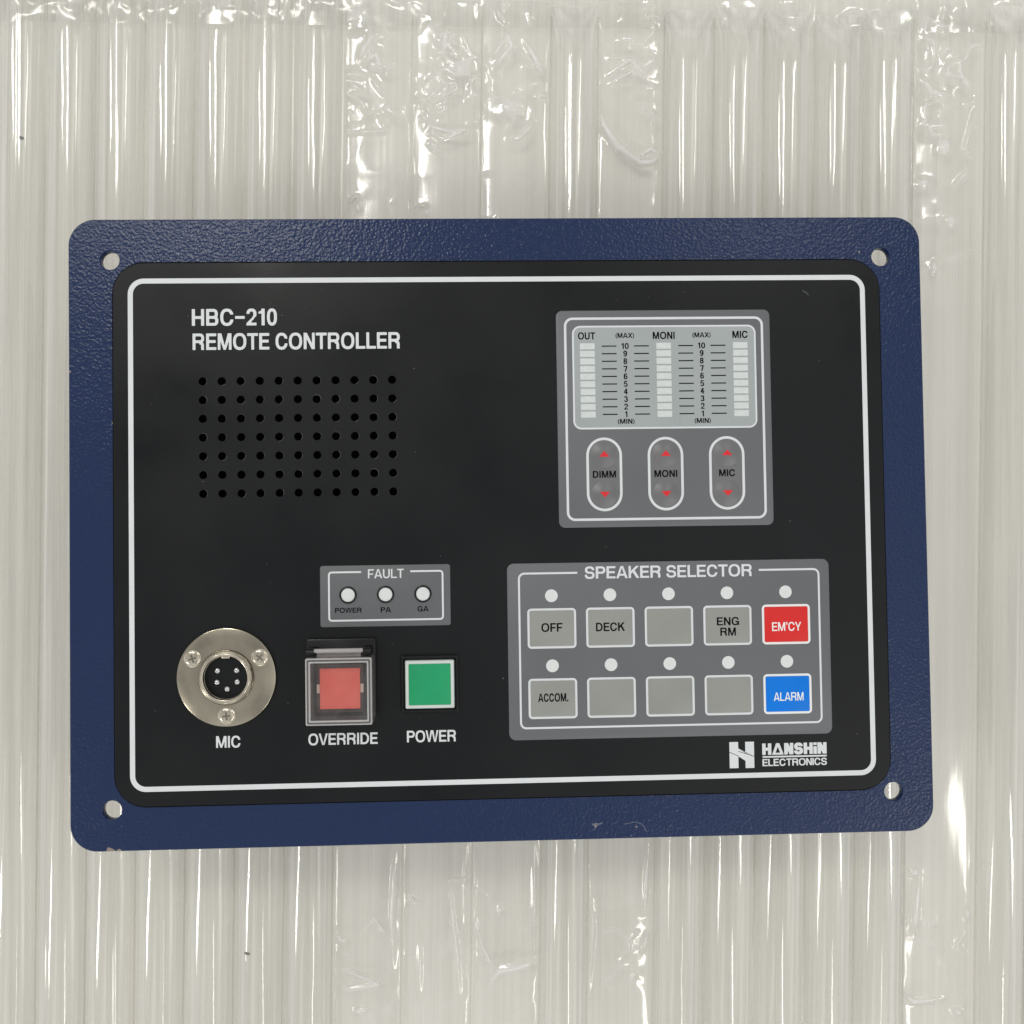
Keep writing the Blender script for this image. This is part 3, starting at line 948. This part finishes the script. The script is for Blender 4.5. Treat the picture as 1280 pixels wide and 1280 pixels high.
sub(mb, 'title_lettering', M_ink, overlay)
mb = MB()
write(mb, 'MIC', -100.2, -91.9, -74.4, 4.0, ZO + .02, .19)
write(mb, 'OVERRIDE', -68.7, -44.9, -74.2, 3.95, ZO + .02, .19)
write(mb, 'POWER', -34.8, -17.9, -73.95, 4.0, ZO + .02, .19)
sub(mb, 'control_lettering', M_ink, overlay)
# maker's emblem: two posts joined by a falling band, with a hairline under the band, and two lines of lettering
mb = MB()
ze = ZO + .02
mb.add([(77.6, -76.3, ze), (80.7, -76.3, ze), (80.7, -78.6, ze), (83.2, -80.1, ze), (83.2, -76.3, ze), (86.3, -76.3, ze), (86.3, -81.25, ze), (77.6, -79.85, ze)], [])
v = [(77.6, -76.3), (80.7, -76.3), (80.7, -78.55), (83.2, -80.0), (83.2, -76.3), (86.3, -76.3), (86.3, -81.35), (83.2, -80.75), (80.7, -80.75 + .0), (77.6, -79.75)]
mb = MB()
def flat(mb, pts, z): mb.add([(x, y, z) for x, y in pts], [tuple(reversed(range(len(pts))))])
flat(mb, [(77.6, -76.3), (80.7, -76.3), (80.7, -78.55), (80.7, -81.05), (77.6, -79.72)], ze)
flat(mb, [(83.2, -76.3), (86.3, -76.3), (86.3, -81.35), (83.2, -80.35)], ze)
flat(mb, [(80.7, -78.55), (83.2, -80.0), (83.2, -80.35), (86.3, -81.35), (86.3, -81.36), (80.7, -79.45)], ze)
flat(mb, [(77.6, -79.95), (80.7, -81.28), (80.7, -85.4), (77.6, -85.4)], ze)
flat(mb, [(80.7, -79.65), (86.3, -81.56), (86.3, -85.45), (83.2, -85.45), (83.2, -82.9), (80.7, -81.28)], ze)
write(mb, 'H^NSHiN', 89.2, 112.0, -81.05, 4.0, ze, .30, gap=.06)
flat(mb, [(89.25, -81.45), (112.0, -81.45), (112.0, -82.0), (89.25, -82.0)], ze)
write(mb, 'ELECTRONICS', 89.2, 112.0, -84.95, 2.5, ze, .2, gap=.07)
sub(mb, 'maker_emblem', M_ink, overlay)
# small scuffs and dust on the black face
mb = MB()
for x, y, l, a in ((107.0, 82.6, 2.2, -.6), (108.3, 82.0, 1.4, -.9)):
    mb.stroke([(x, y), (x + l * math.cos(a) * .5, y + l * math.sin(a) * .5 + .12), (x + l * math.cos(a), y + l * math.sin(a))], .32, ZO + .015)
sub(mb, 'scuff', plain('scuffed black', (0.05, 0.052, 0.055), 0.5), overlay)
mb = MB()
rd = random.Random(8)
for _ in range(46):
    x, y = rd.uniform(-125, 125), rd.uniform(-85, 84)
    if (0 < x < 115 and -75 < y < -12) or (18 < x < 96 and -2 < y < 77):
        continue
    mb.disc(x, y, rd.uniform(.05, .16), ZO + .012, 7)
o = sub(mb, 'dust', plain('pale dust', (0.25, 0.25, 0.24), 0.8), overlay)
o['kind'] = 'stuff'

# --- level keypad
ZK = ZO + .38
mb = MB()
mb.slab(19.1, -.5, 94.9, 75.8, 2.2, ZO - .02, ZK, .14)
level = sub(mb, 'level_keypad', M_grey, panel, 40)
mb = MB()
mb.outline(22.3, 2.25, 92.1, 72.95, 2.6, .85, ZK + .02)
sub(mb, 'border_line', M_ink, level)
mb = MB()
mb.slab(25.0, 34.2, 89.5, 70.1, 2.6, ZK - .02, ZK + .05)
sub(mb, 'meter_window', M_window, level)
mb = MB()
mb.outline(25.0, 34.2, 89.5, 70.1, 2.6, .62, ZK + .08)
sub(mb, 'window_line', M_ink, level)
PIT = 2.675
for cx in (30.0, 57.0, 84.25):
    for k in range(10):
        mb = MB()
        mb.slab(cx - 2.6, 39.1 + PIT * k - 1.07, cx + 2.6, 39.1 + PIT * k + 1.07, .12, ZK + .04, ZK + .075)
        sub(mb, 'bar_segment', M_segment, level)
mb = MB()
zt = ZK + .08
for cx, sides in ((43.35, (35.1, 40.3, 46.5, 51.75)), (70.45, (62.2, 67.45, 73.65, 78.95))):
    for k in range(10):
        y = 39.1 + PIT * k
        for a, c in ((sides[0], sides[1]), (sides[2], sides[3])):
            flat(mb, [(a, y + .2), (c, y + .2), (c, y - .2), (a, y - .2)], zt)
        if k == 9:
            write(mb, '10', cx - 1.3, cx + 1.3, y - 1.03, 2.06, zt, .21, 24)
        elif k == 0:
            write(mb, '1', cx - .40, cx + .40, y - 1.03, 2.06, zt, .21, 24)
        else:
            write(mb, str(k + 1), cx - .66, cx + .66, y - 1.03, 2.06, zt, .21, 24)
write(mb, 'OUT', 26.8, 32.85, 65.6, 2.5, zt, .21, 24)
write(mb, 'MONI', 53.2, 61.0, 65.55, 2.55, zt, .21, 24)
write(mb, 'MIC', 81.5, 87.0, 65.7, 2.55, zt, .21, 24)
write(mb, '(MAX)', 40.05, 46.6, 66.05, 1.75, zt, .21, 24)
write(mb, '(MAX)', 67.3, 73.75, 66.05, 1.75, zt, .21, 24)
write(mb, '(MIN)', 40.35, 46.25, 35.75, 1.75, zt, .21, 24)
write(mb, '(MIN)', 67.5, 73.25, 35.75, 1.75, zt, .21, 24)
sub(mb, 'scale_marks', M_dark, level)

def dome_z(dx, dy, r=4.7, h=.85):
    q = (dx * dx + dy * dy) / (r * r)
    return h * max(0.0, 1 - q) ** 1.15 if q < 1 else 0.0
for cx, wd in ((35.3, 'DIMM'), (56.95, 'MONI'), (78.65, 'MIC')):
    cy = 18.05
    mb = MB()
    mb.slab(cx - 5.7, cy - 12.4, cx + 5.7, cy + 12.4, 5.7, ZK - .01, ZK + .03)
    sub(mb, 'rocker_pad', M_dome, level)
    mb = MB()
    mb.outline(cx - 5.85, cy - 12.5, cx + 5.85, cy + 12.5, 5.85, .9, ZK + .06)
    sub(mb, 'rocker_line', M_ink, level)
    for sgn in (1, -1):
        dy0 = cy + sgn * 7.0
        mb = MB()
        rings = []
        for r in np.linspace(4.69, .12, 16):
            rings.append([(cx + r * math.cos(2 * PI * i / 40), dy0 + r * math.sin(2 * PI * i / 40), ZK + .03 + dome_z(r, 0)) for i in range(40)])
        mb.loops(rings, True)
        sub(mb, 'dome_key', M_dome, level, 60)
        mb = MB()
        n = 8
        tri = [(-1.8, -.85), (1.8, -.85), (0, 1.15)]
        vs, fs, idx = [], [], {}
        for i in range(n + 1):
            for j in range(n + 1 - i):
                a, b_ = i / n, j / n
                x = tri[0][0] + a * (tri[1][0] - tri[0][0]) + b_ * (tri[2][0] - tri[0][0])
                y = (tri[0][1] + b_ * (tri[2][1] - tri[0][1])) * sgn
                idx[i, j] = len(vs)
                vs.append((cx + x, dy0 + y, ZK + .06 + dome_z(x, y)))
        for i in range(n):
            for j in range(n - i):
                fs.append((idx[i, j], idx[i + 1, j], idx[i, j + 1]))
                if j < n - i - 1:
                    fs.append((idx[i + 1, j], idx[i + 1, j + 1], idx[i, j + 1]))
        mb.add(vs, fs)
        sub(mb, 'arrow_mark', M_redink, level, 60)
    mb = MB()
    hw = {'DIMM': 4.1, 'MONI': 4.05, 'MIC': 2.85}[wd]
    write(mb, wd, cx - hw, cx + hw, cy - 1.2, 2.45, ZK + .5, .21, 24)
    for k in range(len(mb.v)):
        x, y, _ = mb.v[k]
        mb.v[k] = (x, y, ZK + .06 + max(dome_z(x - cx, y - cy - 7.0), dome_z(x - cx, y - cy + 7.0)))
    sub(mb, 'rocker_lettering', M_dark, level)

# --- speaker selector keypad
mb = MB()
mb.slab(.6, -74.0, 114.1, -12.7, 2.4, ZO - .02, ZK, .14)
sel = sub(mb, 'selector_keypad', M_grey, panel, 40)
def open_frame(mb, x0, y0, x1, y1, r, ga, gb, w, z):
    pts = [(ga, y1)]
    for cx, cy, a0 in ((x0 + r, y1 - r, 90), (x0 + r, y0 + r, 180), (x1 - r, y0 + r, 270), (x1 - r, y1 - r, 360)):
        for k in range(9):
            a = math.radians(a0 + 90 * k / 8)
            pts.append((cx + r * math.cos(a), cy + r * math.sin(a)))
    pts.append((gb, y1))
    mb.stroke(pts, w, z)
mb = MB()
open_frame(mb, 4.75, -69.9, 110.4, -16.25, 1.9, 25.2, 89.2, .68, ZK + .02)
sub(mb, 'border_line', M_ink, sel)
mb = MB()
write(mb, 'SPEAKER SELECTOR', 27.8, 86.7, -18.4, 4.25, ZK + .02, .19)
sub(mb, 'title_lettering', M_ink, sel)
KX = [16.0, 36.5, 57.1, 77.75, 98.5]
KY = [-35.45, -59.8]
for r, y in enumerate(KY):
    for c, x in enumerate(KX):
        mb = MB()
        mb.disc(x, y + 11.35, 2.22, ZK + .025, 36)
        sub(mb, 'indicator', M_lens, sel)
        mat = M_key
        lab = None
        if c == 4:
            mat = (M_red, M_bluekey)[r]
            lab = ('red key', 'blue key')[r]
        mb = MB()
        mb.slab(x - 7.75, y - 6.2, x + 7.75, y + 6.2, .55, ZK - .02, ZK + .34, .34)
        key = sub(mb, 'key', mat, sel, 30, lab)
        mb = MB()
        mb.outline(x - 8.1, y - 6.55, x + 8.1, y + 6.55, 1.0, .84, ZK + .03)
        sub(mb, 'key_border', M_white if c == 4 else M_ink, sel)
zk = ZK + .36
mb = MB()
write(mb, 'OFF', 12.3, 19.7, -36.6, 3.0, zk, .20)
write(mb, 'DECK', 31.4, 41.55, -36.75, 3.0, zk, .20)
write(mb, 'ENG', 73.9, 81.75, -35.45, 2.85, zk, .20)
write(mb, 'RM', 75.05, 80.55, -39.1, 2.85, zk, .20)
write(mb, 'ACCOM.', 10.8, 21.3, -60.85, 2.9, zk, .22)
sub(mb, 'key_lettering', M_dark, sel, None, 'black key lettering')
mb = MB()
write(mb, "EM'CY", 93.4, 103.75, -37.75, 3.05, zk, .17)
write(mb, 'ALARM', 93.45, 104.0, -62.2, 2.95, zk, .17)
sub(mb, 'key_lettering', M_white, sel, None, 'white key lettering')

# --- fault indicators
mb = MB()
mb.slab(-64.15, -33.7, -19.15, -12.5, .9, ZO - .02, ZO + .22, .1)
fault = sub(mb, 'fault_label', M_fault, panel, 40)
zf = ZO + .24
mb = MB()
open_frame(mb, -61.1, -31.5, -21.8, -14.8, 1.0, -49.95, -32.95, .62, zf)
sub(mb, 'border_line', M_ink, fault)
mb = MB()
write(mb, 'FAULT', -47.6, -35.2, -17.05, 3.15, zf, .17)
sub(mb, 'title_lettering', M_ink, fault)
for x in (-54.55, -41.6, -28.65):
    mb = MB()
    mb.lathe(x, -22.7, [(3.0, ZO + .2), (3.0, ZO + .45), (2.75, ZO + .62), (2.42, ZO + .62), (2.36, ZO + .45)], 40, True)
    ring_ = sub(mb, 'indicator_ring', M_bezel, fault, 40)
    mb = MB()
    mb.lathe(x, -22.7, [(2.35, ZO + .46), (2.2, ZO + .60), (1.7, ZO + .74), (.9, ZO + .82), (.1, ZO + .84)], 40, True)
    sub(mb, 'indicator', M_lens, fault, 60)
mb = MB()
write(mb, 'POWER', -59.1, -49.95, -28.85, 1.75, zf, .21, 24)
write(mb, 'PA', -43.35, -39.75, -28.9, 1.8, zf, .21, 24)
write(mb, 'GA', -30.6, -26.75, -28.8, 1.85, zf, .21, 24)
sub(mb, 'indicator_lettering', M_dark, fault)

# --- microphone socket
MX, MY = -96.25, -50.15
mb = MB()
mb.lathe(MX, MY, [(16.95, ZO - .02), (16.95, 1.75), (16.8, 2.0), (16.5, 2.1), (9.6, 2.1), (9.45, 2.4), (9.3, 3.4), (9.0, 3.75), (8.5, 3.85), (8.1, 3.7), (7.9, 3.3), (7.75, 2.9), (7.55, 2.8), (7.3, 2.6), (7.3, -2.2)], 96, False)
sock = sub(mb, 'microphone_socket', M_nickel, panel, 28)
mb = MB()
mb.lathe(MX, MY, [(8.45, 3.86), (8.3, 4.0), (8.0, 4.02), (7.6, 3.9), (7.5, 3.6), (7.4, 2.8)], 96, False)
sub(mb, 'collar', M_nickel2, sock, 40)
mb = MB()
mb.lathe(MX, MY, [(7.35, -1.6), (7.0, -1.5), (.1, -1.5)], 64, True)
sub(mb, 'insert', M_insert, sock, 40)
mb = MB()
mb.slab(MX - 1.5, MY + 6.5, MX + 1.5, MY + 7.9, .7, -1.4, 3.0, .3)
sub(mb, 'key_tab', M_nickel2, sock, 40)
for dx, dy in ((-3.3, 2.2), (3.3, 2.2), (-3.5, -1.8), (3.5, -1.8), (0, -4.2)):
    mb = MB()
    mb.lathe(MX + dx, MY + dy, [(1.15, -1.5), (1.15, .9), (1.0, 1.25), (.6, 1.5), (.08, 1.6)], 20, True)
    sub(mb, 'pin', M_pin, sock, 60)
for k, a in enumerate((150, 30, 270)):
    sx, sy = MX + 13.2 * math.cos(math.radians(a)), MY + 13.2 * math.sin(math.radians(a))
    mb = MB()
    # countersunk washer groove then a domed head with a cross recess
    mb.lathe(sx, sy, [(2.95, 2.11), (2.85, 2.17), (2.7, 2.13), (2.6, 2.12), (2.4, 2.24), (1.8, 2.34), (1.0, 2.40), (.1, 2.42)], 40, True)
    scr = sub(mb, 'screw', M_nickel2, sock, 35)
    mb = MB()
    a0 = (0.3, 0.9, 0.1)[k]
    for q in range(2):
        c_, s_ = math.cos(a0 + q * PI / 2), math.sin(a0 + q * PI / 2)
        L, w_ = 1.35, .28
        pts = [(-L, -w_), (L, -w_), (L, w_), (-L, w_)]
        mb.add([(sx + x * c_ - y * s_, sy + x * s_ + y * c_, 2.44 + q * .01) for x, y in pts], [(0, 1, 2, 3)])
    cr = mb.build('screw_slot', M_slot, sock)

# --- override switch under a hinged clear cover
OX, OY = -57.0, -54.2
mb = MB()
mb.slab(-69.0, -64.7, -45.0, -37.5, .9, ZO - .02, 2.6, .4)
ovr = sub(mb, 'override_switch', M_bezel, panel, 40)
mb = MB()
mb.slab(OX - 8.0, OY - 8.25, OX + 8.0, OY + 8.25, .6, 2.5, 5.2, .4)
sub(mb, 'inner_frame', M_tan, ovr, 40)
mb = MB()
mb.slab(OX - 6.85, OY - 6.9, OX + 6.85, OY + 6.9, .25, 5.0, 5.9, .25)
sub(mb, 'button', M_redlens, ovr, 40)
for s in (-1, 1):
    mb = MB()
    mb.slab(OX + s * 7.4 - .55, OY - 1.5, OX + s * 7.4 + .55, OY + 1.5, .15, 5.0, 5.5, .15)
    sub(mb, 'side_clip', M_clip, ovr, 40)
CX0, CX1, CY0, CY1 = -67.75, -45.55, -65.6, -43.15
mb = MB()
mb.slab(CX0 + 1.55, CY0 + 1.55, CX1 - 1.55, CY1 - 1.55, .5, 11.2, 11.6, .1, True)
cover = sub(mb, 'clear_cover', M_clear, ovr, 40)
mb = MB()
# hollow rim: outer wall, top land, inner wall
def sq(i, z, r=.6): return rrect(CX0 + i, CY0 + i, CX1 - i, CY1 - i, max(r - i * .2, .15), z)
mb.loops([sq(.0, 3.0), sq(0, 11.2), sq(.25, 11.8), sq(.5, 12.0), sq(1.1, 12.0), sq(1.45, 11.7), sq(1.55, 11.2), sq(1.55, 3.0)], False)
sub(mb, 'cover_rim', M_rim, ovr, 30)
mb = MB()
mb.loops([sq(-.02, 11.55), sq(.1, 11.95), sq(.42, 12.08), sq(.5, 11.98)], False)
mb.loops([sq(1.12, 12.02), sq(1.3, 12.10), sq(1.62, 11.95), sq(1.68, 11.5)], False)
sub(mb, 'cover_edge', M_edge, ovr, 60)
# hinge: clear knuckle bar between two black ears
def rod(mb, x0, x1, y, z, r, n=20):
    rings = [[(x, y + r * math.cos(2 * PI * i / n), z + r * math.sin(2 * PI * i / n)) for i in range(n)] for x in (x0, x1)]
    mb.loops(rings, True, True)
mb = MB()
rod(mb, -65.0, -48.7, -40.9, 9.6, .75)
sub(mb, 'hinge_pin', M_hinge, ovr, 40)
mb = MB()
mb.slab(-64.2, -43.2, -49.4, -41.3, .2, 8.9, 9.9, .2, True)
sub(mb, 'hinge_leaf', M_rim, ovr, 40)
for xa, xb in ((-67.7, -64.95), (-48.75, -46.0)):
    mb = MB()
    rod(mb, xa, xb, -41.4, 9.0, 1.35)
    mb.slab(xa + .1, -43.0, xb - .1, -39.9, .3, 2.4, 9.0, .2)
    sub(mb, 'hinge_ear', M_bezel, ovr, 40)

# --- power button
PX_, PY_ = -26.6, -53.75
mb = MB()
def sp(h, z, r=.8): return rrect(PX_ - h, PY_ - h * .98, PX_ + h, PY_ + h * .98, r, z)
mb.loops([sp(10.0, ZO - .02), sp(10.0, 2.1), sp(9.75, 2.4), sp(9.2, 2.4), sp(8.85, 2.0), sp(8.75, 1.0)], True)
power = sub(mb, 'power_switch', M_bezel, panel, 30)
mb = MB()
mb.loops([sp(8.42, .9, .5), sp(8.42, 2.9, .5), sp(8.2, 3.2, .5), sp(7.6, 3.25, .4), sp(7.25, 3.05, .3), sp(7.2, 2.8, .3)], False)
sub(mb, 'lens_frame', M_frame, power, 40)
mb = MB()
mb.loops([sp(7.25, 2.6, .3), sp(7.2, 3.0, .3), sp(6.9, 3.12, .3)], True)
sub(mb, 'button', M_green, power, 40)

# ---------------------------------------------------------------- grit on the film
def grit(label, pxy, size, z):
    (x, y), = px(pxy)
    vs, fs = [], []
    g = random.Random(int(pxy[0]))
    n = 9
    rings = []
    for k, (rr, zz) in enumerate(((.6, 0), (1, .3), (.8, .7), (.3, 1))):
        rings.append([(x + size * rr * (1 + .3 * g.uniform(-1, 1)) * math.cos(2 * PI * i / n) * 1.8, y + size * rr * math.sin(2 * PI * i / n) - size * .5 * math.cos(2 * PI * i / n), z + size * zz) for i in range(n)])
    mb = MB()
    mb.loops(rings, True, True)
    o = mb.build('grit_speck', M_speck, None, 60)
    o['label'] = label
    o['category'] = 'speck'
    o['group'] = 'dark specks on the film'
grit('small dark speck on the clear tubes above the left corner of the panel', (36, 168), .7, 14.0)
grit('tiny dark speck on the clear tubes below the microphone socket', (305, 1184), .6, 14.3)
